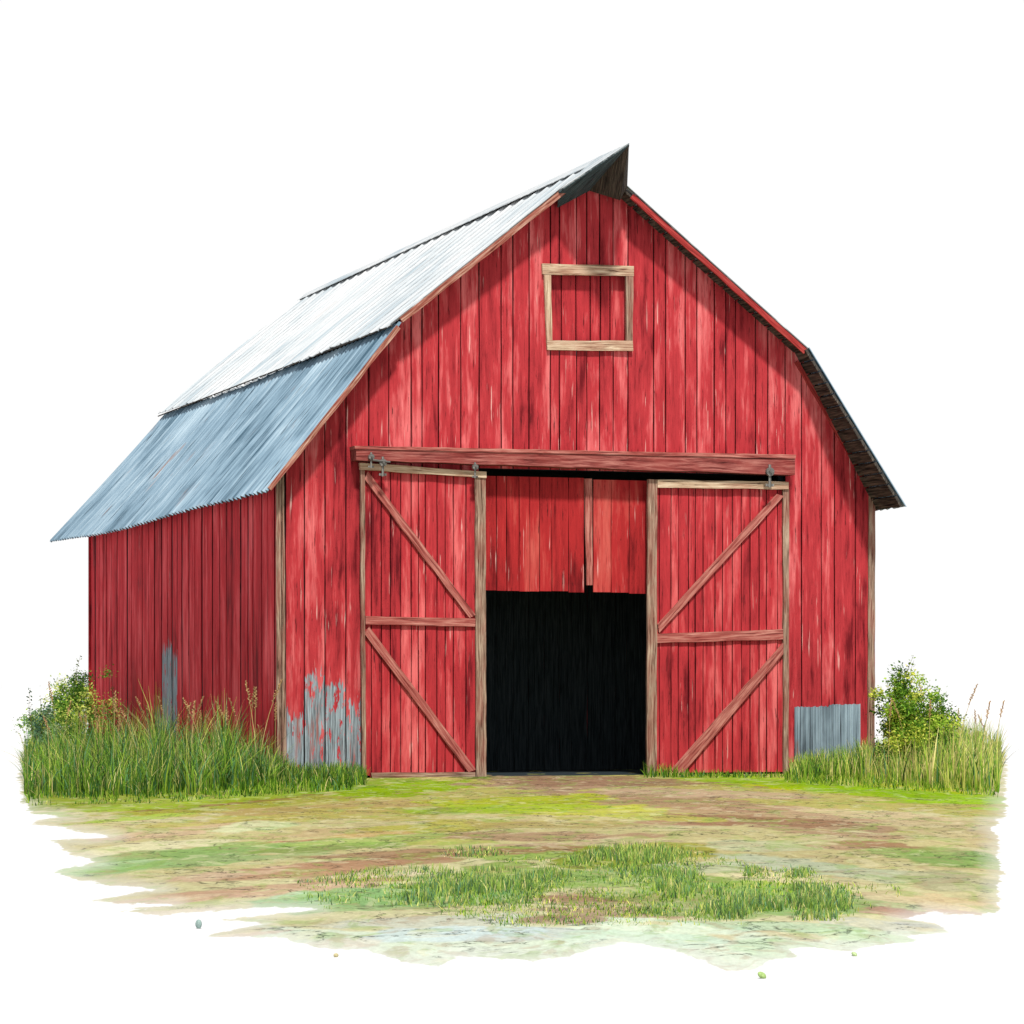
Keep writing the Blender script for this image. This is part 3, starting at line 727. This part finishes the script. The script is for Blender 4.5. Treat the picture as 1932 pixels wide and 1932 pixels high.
# right: before the corrugated patch
P, px, py = region(2000, 1490, 1645, lambda x: x*0+1462, lambda x: x*0+1474, 25)
hh = np.interp(px, [1490,1520,1600,1645], [.24,.32,.40,.52])*RNG.uniform(.35,1.2,len(P))
c = pick(len(P), (3,4,5,4,2.5,1.5,.6), 6)
tag(blades('low_grass', P, hh, RNG.uniform(.008,.016,len(P)), c, .25, 7, tipc=np.clip(c*1.3+.03,0,1)), 'olive grass in front of the corrugated sheet right of the doors', 'grass', kind='stuff')
# right: tall pale grass beyond the corner
P, px, py = region(6500, 1640, 1886, lambda x: x*0+1424, lambda x: np.interp(x,[1640,1700,1886],[1474,1484,1498]), 27)
nz = fbm(px/30, py*0, 15, 3)
hh = np.interp(px, [1640,1700,1760,1840,1886], [.36,.40,.50,.74,.72])*(.45+1.0*nz)*np.where(RNG.uniform(0,1,len(P))<.12, RNG.uniform(1.0,1.4,len(P)), RNG.uniform(.35,1.0,len(P)))
c = pick(len(P), (1.5,3.5,5,4.5,4,2.6,.8), 8)*(.8+.4*fbm(px/30, py/10, 19, 3))[:,None]
tag(blades('tall_grass', P, hh, RNG.uniform(.009,.02,len(P)), c*.9, .26, 9, tipc=np.where(RNG.uniform(0,1,(len(P),1)) < .25, STRAW, np.clip(c*1.3+.03,0,1))), 'tall pale yellow-green grass to the right of the barn corner', 'grass', kind='stuff')  # base tint lowered to paint in shade at the blades' foot
# weeds at the door sills
P, px, py = region(700, 1215, 1490, lambda x: x*0+1464, lambda x: x*0+1469, 29)
hh = RNG.uniform(.03,.13,len(P))*np.interp(px,[1215,1250,1300,1490],[1.8,1.8,.9,.8])
c = pick(len(P), (2,4,5,3,1,.5,1), 10)
tag(blades('sill_grass', P, hh, RNG.uniform(.008,.016,len(P)), c, .4, 11), 'short sprigs of grass along the bottom of the right sliding door', 'grass', kind='stuff')
# short turf tufts of the foreground
TU = [(700,1012,1640,1722,2200,.10),(1060,1345,1600,1652,1900,.10),(960,1080,1640,1700,600,.09),(1160,1310,1640,1672,600,.08),(1230,1330,1650,1705,700,.11),(1290,1420,1668,1700,350,.08),
      (1290,1480,1705,1742,1100,.10),(1480,1610,1676,1744,1300,.11),(1150,1300,1708,1735,350,.07),(960,1030,1690,1712,160,.06),(1400,1440,1640,1660,120,.06),(1480,1545,1640,1662,200,.07),(830,960,1600,1625,260,.05),(560,700,1650,1720,300,.05)]
P, px, py = region(5200, 50, 700, lambda x: x*0+1476, lambda x: np.interp(x,[50,300,450,700],[1522,1518,1508,1490]), 33)
kp = (vnoise(px/26, py/7, 8) > .35); P=P[kp]; px=px[kp]; py=py[kp]
hh = RNG.uniform(.04,.20,len(P))*np.clip((1530-py)/40,.2,1)
c = pick(len(P), (2,4,6,4,1.5,.6,1.6), 34)
tag(blades('short_grass', P, hh, RNG.uniform(.007,.014,len(P)), c, .45, 35), 'low fringe of short green grass in front of the tall grass on the left', 'grass', kind='stuff')
P, px, py = region(3000, 1480, 1884, lambda x: x*0+1462, lambda x: np.interp(x,[1480,1884],[1478,1506]), 36)
hh = RNG.uniform(.03,.15,len(P))
c = pick(len(P), (1,3,6,6,2.5,.8,.6), 37)
tag(blades('short_grass', P, hh, RNG.uniform(.007,.014,len(P)), c, .45, 38), 'low fringe of bright green grass in front of the tall grass on the right', 'grass', kind='stuff')
P, px, py = region(26000, 560, 1700, lambda x: x*0+1592, lambda x: x*0+1752, 39)
g_ = fbm(P[:,0]*2.2, P[:,1]*.55, 61, 4)-np.abs(py-(1700-np.abs(px-1200)*.04))/260-np.abs(px-1150)/2600
g_ = g_-np.clip((px-1520)/180,0,1)*.2-np.clip((py-1725)/30,0,1)*.1-np.clip((1625-py)/30,0,1)*.12-np.clip((720-px)/150,0,1)*.15
kp = g_ > .295+RNG.uniform(-.08,.08,len(P)); P=P[kp]
hh = RNG.uniform(.010,.042,len(P))
c = pick(len(P), (1,3,6,5,3,1,2.5), 40)*1.2
tag(blades('short_grass', P, hh, RNG.uniform(.0025,.006,len(P))*P[:,1]/15, c, .5, 41, segs=2), 'thin short grass spreading between the turf tufts in the foreground', 'grass', kind='stuff')
Pa=[];Ha=[];Ca=[];Wa=[]
for i,(x0,x1,y0,y1,n,h) in enumerate(TU):
    P, px, py = region(n*3, x0, x1, lambda x: x*0+y0, lambda x: x*0+y1, 50+i)
    cx, cy = (x0+x1)/2, (y0+y1)/2
    d = ((px-cx)/(x1-x0)*2)**2+((py-cy)/(y1-y0)*2)**2+(fbm(P[:,0]*3+i, P[:,1]*1.5, 60+i, 3)-.5)*2.6
    d = np.clip(d, 0, 2); kp = (d < 1.15) & (np.random.default_rng(i).uniform(0,1,len(d)) < (1.2-d)*.8); P = P[kp]; 
    r = np.random.default_rng(70+i); n_ = len(P)
    Pa.append(P); Ha.append(h*.85*r.uniform(.3,1.1,n_)*(1.05-d[kp]*.6)); Wa.append(r.uniform(.0035,.008,n_)*P[:,1]/16)
    w = (1,3,5,4,2,.8,2.0) if i != 1 else (1,4,5,6,3,1,.2)
    Ca.append(pick(n_, w, 80+i)*.95+.035)
P = np.concatenate(Pa); hh = np.concatenate(Ha); c = np.concatenate(Ca); wd = np.concatenate(Wa)
tag(blades('turf_tufts', P, hh, wd, c, .3, 12, tipc=np.clip(c*1.2+.03,0,1)), 'short green turf tufts scattered over the dirt in the foreground', 'grass', kind='stuff')

# seed-head stalks: individuals
def stalk_mesh(h, seed, col):
    m = MB(); R = random.Random(seed); lx, ly = R.uniform(-.25,.25)*h, R.uniform(-.1,.1)*h
    pt = lambda f: (lx*f**2, ly*f**2, h*(f-.06*f*f))
    m.tube([pt(i/6) for i in range(7)], [.0055-.003*i/6 for i in range(7)], 4)
    return m, pt
def seed_head(pt, h, seed, size=1.0):
    m = MB(); R = random.Random(seed)
    for i in range(26):
        f = .78+.24*i/26; p = Vector(pt(f)); w = (1-abs(i/26-.4))*.022*size
        a = R.uniform(0, 6.28); q = p+Vector((math.cos(a)*w, math.sin(a)*w, .018))
        m.tube([tuple(p), tuple((p+q)/2), tuple(q)], [.003*size,.006*size,.001], 4)
    return m
MS = raw_wood('straw_stalk', lin((110,92,52),.9), lin((168,150,92),.9), lin((206,190,132),.9))
MH = raw_wood('seed_head', lin((120,84,56),.9), lin((184,150,104),.9), lin((222,200,150),.9))
proto = None
spots = []
Rr = random.Random(4)
for i in range(34):
    x = Rr.uniform(90, 520); spots.append((x, Rr.uniform(wallrow(x)+6, 1490 if x < 430 else 1482), Rr.uniform(.8,1.2), 0))
for i in range(16):
    x = Rr.uniform(1665, 1878); spots.append((x, Rr.uniform(1450, 1474), Rr.uniform(.85,1.15), 1))
kinds = []
for k in range(3):
    h = (1.15,1.0,1.28)[k]
    sm, pt = stalk_mesh(h, 30+k, None); root = sm.build('grass_stalk', MS); hd = seed_head(pt, h, 40+k, 1.3).build('seed_head', MH, root); kinds.append((root, hd))
used = set()
for i, (x, y, s, side) in enumerate(spots):
    k = i % 3; root, hd = kinds[k]
    if k in used:
        r2 = root.copy(); COL.objects.link(r2); h2 = hd.copy(); COL.objects.link(h2); h2.parent = r2
    else: r2 = root; used.add(k)
    gx, gy = GR(x, y); r2.location = (gx, gy, 0); r2.rotation_euler = (0, 0, Rr.uniform(0, 6.28)); r2.scale = (s*.95,)*3
    tag(r2, ('straw coloured seed-head stalk standing in the tall grass along the side wall' if side == 0 else 'straw coloured seed-head stalk in the pale grass right of the barn'), 'grass stalk',
        ('seed-head stalks along the side wall' if side == 0 else 'seed-head stalks right of the barn'))

# ------------------------------------------------------------------ bushes
MT = raw_wood('twig_bark', lin((62,62,30),.9), lin((104,104,52),.9), lin((140,132,80),.9))
def bush(name, px, py, wpx, hpx, clumps, pal, n, label, seed, stems, leaf=.032, cat='bush'):
    """clumps: (x, y, r, weight) in survey units above the root; leaves fill flattened clumps and sprout along twigs"""
    gx, gy = GR(px, py); sc_ = gy/F; r = np.random.default_rng(seed); R = random.Random(seed)
    root = empty(name, (gx, gy, 0)); tag(root, label, cat)
    tw = MB(); L = []; Lc = []
    def twig(p0, p1, r0, r1, bend=.05):
        pts = []; a = Vector(p0); b = Vector(p1); o = Vector((R.uniform(-1,1),R.uniform(-1,1),R.uniform(-.3,.6)))*bend*(b-a).length
        for i in range(6):
            f = i/5; pts.append(tuple(a+(b-a)*f+o*math.sin(math.pi*f)))
        tw.tube(pts, [r0+(r1-r0)*i/5 for i in range(6)], 5); return pts
    wt = sum(c[3] for c in clumps)
    for (x, y, rad, w_) in clumps:
        c = Vector(((x-px)*sc_, R.uniform(-.25,.25), (py-y)*sc_)); rr = rad*sc_*1.45
        mid = Vector((c.x*.45, c.y*.5, c.z*.45))
        twig((R.uniform(-.1,.1), R.uniform(-.08,.08), 0), tuple(mid), .013, .008, .1); twig(tuple(mid), tuple(c), .008, .004, .12)
        for k in range(int(5*max(1, rr/.15))):
            d = Vector((R.gauss(0,1), R.gauss(0,1), R.gauss(.2,.9))).normalized()*rr*R.uniform(.6,1.5)
            pts = twig(tuple(c*.9), tuple(c+d), .003, .001, .12)
        m = int(n*.8*w_/wt)
        sub = [Vector((R.gauss(0,.8),R.gauss(0,.9)+.0,R.gauss(0,.8)))*rr for _ in range(14)]
        st_ = [R.choice(range(len(pal))) for _ in sub]
        for k in range(m):
            j = R.randrange(14); p = c+sub[j]+Vector((R.gauss(0,.3),R.gauss(0,.3),R.gauss(0,.27)))*rr
            if p.z < .02: continue
            L.append(p); cc = l3(pal[st_[j]] if R.random() < .75 else R.choice(pal))*.95; Lc.append(np.clip(cc*R.uniform(1.3,2.6),0,.85))
    for (x0, y0, x1, y1) in stems:          # long free shoots with paired leaves
        a = Vector(((x0-px)*sc_, R.uniform(-.15,.15), (py-y0)*sc_)); b = Vector(((x1-px)*sc_, R.uniform(-.15,.15), (py-y1)*sc_))
        pts = twig(tuple(a), tuple(b), .005, .0015, .08)
        nn = int((b-a).length/.022)
        for k in range(nn):
            f = k/nn; q = f*5; i = min(4, int(q)); p = Vector(pts[i]).lerp(Vector(pts[i+1]), q-i)
            L.append(p+Vector((R.gauss(0,.022),R.gauss(0,.022),R.gauss(0,.012)))); Lc.append(l3(R.choice(pal[:3]))*R.uniform(.6,1.1))
    tw.build('branches', MT, root)
    n = len(L); P = np.array(L); C = np.array(Lc)
    a = r.uniform(0, 2*np.pi, n); e = r.uniform(-.9, .9, n)
    d = np.stack([np.cos(a)*np.cos(e), np.sin(a)*np.cos(e), np.sin(e)], 1)
    q = np.cross(d, r.normal(0, 1, (n,3))); q /= np.linalg.norm(q, axis=1, keepdims=True)+1e-6
    l = leaf*r.uniform(.6, 1.4, (n,1)); w = l*.27
    nrm = np.cross(d, q)
    V = np.stack([P-d*l*.5, P+q*w+nrm*w*.3, P+d*l*.5, P-q*w+nrm*w*.3], 1).reshape(-1,3)
    Fq = np.arange(4*n).reshape(-1,4)
    Cc = np.concatenate([np.repeat(C, 4, 0), np.ones((4*n,1))], 1)
    o = np_mesh('foliage', V, Fq, {'tint': ('FLOAT_COLOR', Cc)}, LF); o.parent = root
    return root
pg = [(54,80,34),(84,112,44),(120,146,60),(160,176,84),(96,124,92)]
bush('bush', 132, 1440, 0, 0, [(150,1300,16,1.3),(146,1335,24,2.4),(150,1370,26,2.6),(120,1360,26,2.2),(100,1390,26,2),(140,1410,34,2.5),(80,1360,14,.7),(118,1325,12,.7),(90,1400,18,1.6)],
     [(60,92,36),(92,124,46),(128,152,60),(164,180,88),(52,80,32),(80,116,42)], 21000, 'leafy yellow-green bush against the far left corner of the barn', 5,
     [(150,1330,152,1238),(140,1320,143,1262),(128,1340,112,1280),(146,1340,160,1268),(100,1370,92,1305)], leaf=.042)
bush('bush', 66, 1446, 0, 0, [(80,1350,10,.9),(78,1378,11,1.3),(90,1392,12,1),(80,1410,12,1)],
     [(70,100,80),(90,120,88),(60,88,60),(130,150,110)], 2000, 'thin blue-green shrub at the left edge beside the leafy bush', 9,
     [(66,1390,60,1298),(72,1370,74,1312),(76,1380,96,1330),(62,1390,56,1325)], leaf=.045, cat='shrub')
bush('bush', 1700, 1464, 0, 0, [(1690,1330,18,1.6),(1702,1312,18,1.5),(1694,1375,22,2.6),(1716,1350,24,2.2),(1735,1345,20,1.4),(1704,1405,28,3),(1735,1390,26,2),(1765,1395,22,1.8),(1785,1412,18,1.2),(1750,1360,14,.8)],
     [(60,92,30),(96,130,44),(132,158,56),(168,180,76),(48,76,26),(84,118,40)], 26000, 'airy yellow-green bush against the right corner of the barn', 13,
     [(1690,1330,1700,1268),(1700,1330,1724,1246),(1712,1300,1706,1262),(1684,1330,1672,1290),(1735,1340,1756,1290),(1720,1330,1742,1296),(1750,1370,1778,1330),(1700,1310,1722,1236),(1690,1380,1676,1300),(1760,1390,1790,1345),(1780,1410,1800,1370)], leaf=.042)
# thin dark weeds in front of the side wall
def weed(x, y, segs, label, seed):
    gx, gy = GR(x, y); s_ = gy/F; R = random.Random(seed); root = empty('weed', (gx, gy, 0)); tag(root, label, 'weed')
    st = MB(); lf = MB()
    for (x0,y0,x1,y1) in segs:
        a = Vector(((x0-x)*s_, 0, (y-y0)*s_)); b = Vector(((x1-x)*s_, R.uniform(-.1,.1), (y-y1)*s_))
        o = Vector((R.uniform(-1,1),0,.5))*.06*(b-a).length
        pts = [a+(b-a)*(i/6)+o*math.sin(math.pi*i/6) for i in range(7)]
        st.tube([tuple(p) for p in pts], [.006-.0045*i/6 for i in range(7)], 4)
        for k in range(int((b-a).length/.03)):
            f = .25+.75*R.random(); p = a+(b-a)*f+o*math.sin(math.pi*f)
            d = Vector((R.gauss(0,1),R.gauss(0,1),R.gauss(0,1))).normalized()*R.uniform(.015,.03)
            lf.tube([tuple(p), tuple(p+d*.5), tuple(p+d)], [.002,.009,.001], 4)
    st.build('stem', MT, root); lf.build('leaves', MD, root)
MD = raw_wood('dry_weed_leaf', lin((50,34,24),.9), lin((96,72,44),.9), lin((130,112,70),.9))
weed(215, 1452, [(215,1452,196,1310),(215,1440,212,1296),(212,1400,236,1320),(210,1400,180,1345),(215,1420,250,1350)], 'dry brown weed in front of the far end of the side wall', 1)
weed(258, 1458, [(258,1458,232,1330),(256,1430,270,1345),(256,1420,285,1368),(256,1440,225,1370)], 'dark leafy weed left of the peeled grey streak on the side wall', 2)
weed(375, 1466, [(375,1466,362,1325),(375,1440,390,1340)], 'tall thin reddish weed right of the peeled grey streak on the side wall', 3)

# ------------------------------------------------------------------ paint splatters, shaped as small rounded lumps on the ground
def splatter(x, y, rx, ry, col, label, tilt=0.0):
    gx, gy = GR(x, y); s_ = gy/F; R = random.Random(int(x)); m = MB(); n = 14; rows = 7
    a_ = rx*s_; b_ = ry*s_; ids = []
    for j in range(rows+1):
        ph = math.pi*j/rows; ring = []
        for i in range(n):
            th = 2*math.pi*i/n; k = 1+.10*math.sin(th*2+x)+.06*math.sin(th*3+y)
            X_ = math.cos(th)*math.sin(ph)*a_*k; Z_ = math.cos(ph)*b_
            ring.append(m.vert((X_*math.cos(tilt)-Z_*math.sin(tilt), math.sin(th)*math.sin(ph)*a_*.8*k, b_*.95+X_*math.sin(tilt)+Z_*math.cos(tilt)), .5))
        ids.append(ring)
    for j in range(rows):
        for i in range(n):
            q = (i+1) % n; m.face((ids[j][i], ids[j+1][i], ids[j+1][q], ids[j][q]), [(i*.01,j*.01),(i*.01,j*.01+.01),(i*.01+.01,j*.01+.01),(i*.01+.01,j*.01)])
    t = NT('splatter_paint'); ob = t.n('ShaderNodeTexCoord').outputs['Object']
    t.bsdf(t.mix(t.mapr(t.noise(ob, 120, 3), .35, .65), lin(col, .55), lin(col, .85)), .9, .05)
    o = m.build('splatter', t.m, smooth=True); o.location = (gx, gy, 0); tag(o, label, 'splatter')
splatter(375, 1752, 7, 9, (160,184,178), 'round grey-green paint splatter on the white ground at lower left')
splatter(1438, 1846, 10, 6, (176,206,130), 'green paint splatter lying below the bottom edge of the yard', -.6)
splatter(634, 1806, 5, 4, (206,196,150), 'tiny tan paint splatter under the pale lower left edge of the yard')
splatter(1612, 1804, 6, 4, (196,220,160), 'tiny pale green paint splatter under the lower right edge of the yard', -.5)

# ------------------------------------------------------------------ light
EL = math.radians(56)
ls = Vector((-.13, -.85, 0)).normalized()             # towards the sun, in barn axes
wx, wy = ls.x*math.cos(ROT)-ls.y*math.sin(ROT), ls.x*math.sin(ROT)+ls.y*math.cos(ROT)
d = Vector((wx*math.cos(EL), wy*math.cos(EL), math.sin(EL)))
sun = bpy.data.objects.new('sun', bpy.data.lights.new('sun', 'SUN')); COL.objects.link(sun)
sun.data.energy = 5.0; sun.data.angle = math.radians(4.5); sun.data.color = (1, .97, .92)
sun.rotation_euler = d.to_track_quat('Z', 'Y').to_euler()
w = bpy.data.worlds.new('World'); sc.world = w; w.use_nodes = True; nt = w.node_tree; nt.nodes.clear()
N = nt.nodes.new; Lk = nt.links.new
out = N('ShaderNodeOutputWorld'); bg = N('ShaderNodeBackground')
sky = N('ShaderNodeTexSky'); sky.sky_type = 'NISHITA'; sky.sun_disc = False; sky.sun_elevation = EL
sky.sun_rotation = math.atan2(d.x, d.y); sky.air_density = 1.0; sky.dust_density = 3.0
tc = N('ShaderNodeTexCoord'); sp = N('ShaderNodeSeparateXYZ'); Lk(tc.outputs['Generated'], sp.inputs[0])
mr = N('ShaderNodeMapRange'); Lk(sp.outputs[2], mr.inputs[0]); mr.inputs[1].default_value = .245; mr.inputs[2].default_value = .42; mr.interpolation_type = 'SMOOTHSTEP'
sc2 = N('ShaderNodeVectorMath'); sc2.operation = 'SCALE'; Lk(sky.outputs[0], sc2.inputs[0]); sc2.inputs[3].default_value = .7
mx = N('ShaderNodeMix'); mx.data_type = 'RGBA'; Lk(mr.outputs[0], mx.inputs[0]); mx.inputs[6].default_value = (10.1,10.1,10.1,1); Lk(sc2.outputs[0], mx.inputs[7])
Lk(mx.outputs[2], bg.inputs[0]); bg.inputs[1].default_value = .10
Lk(bg.outputs[0], out.inputs[0])
vs = sc.view_settings; vs.view_transform = 'Standard'; vs.look = 'None'; vs.exposure = 0; vs.gamma = 1
sc.render.engine = 'CYCLES'; sc.render.resolution_x = 1024; sc.render.resolution_y = 1024
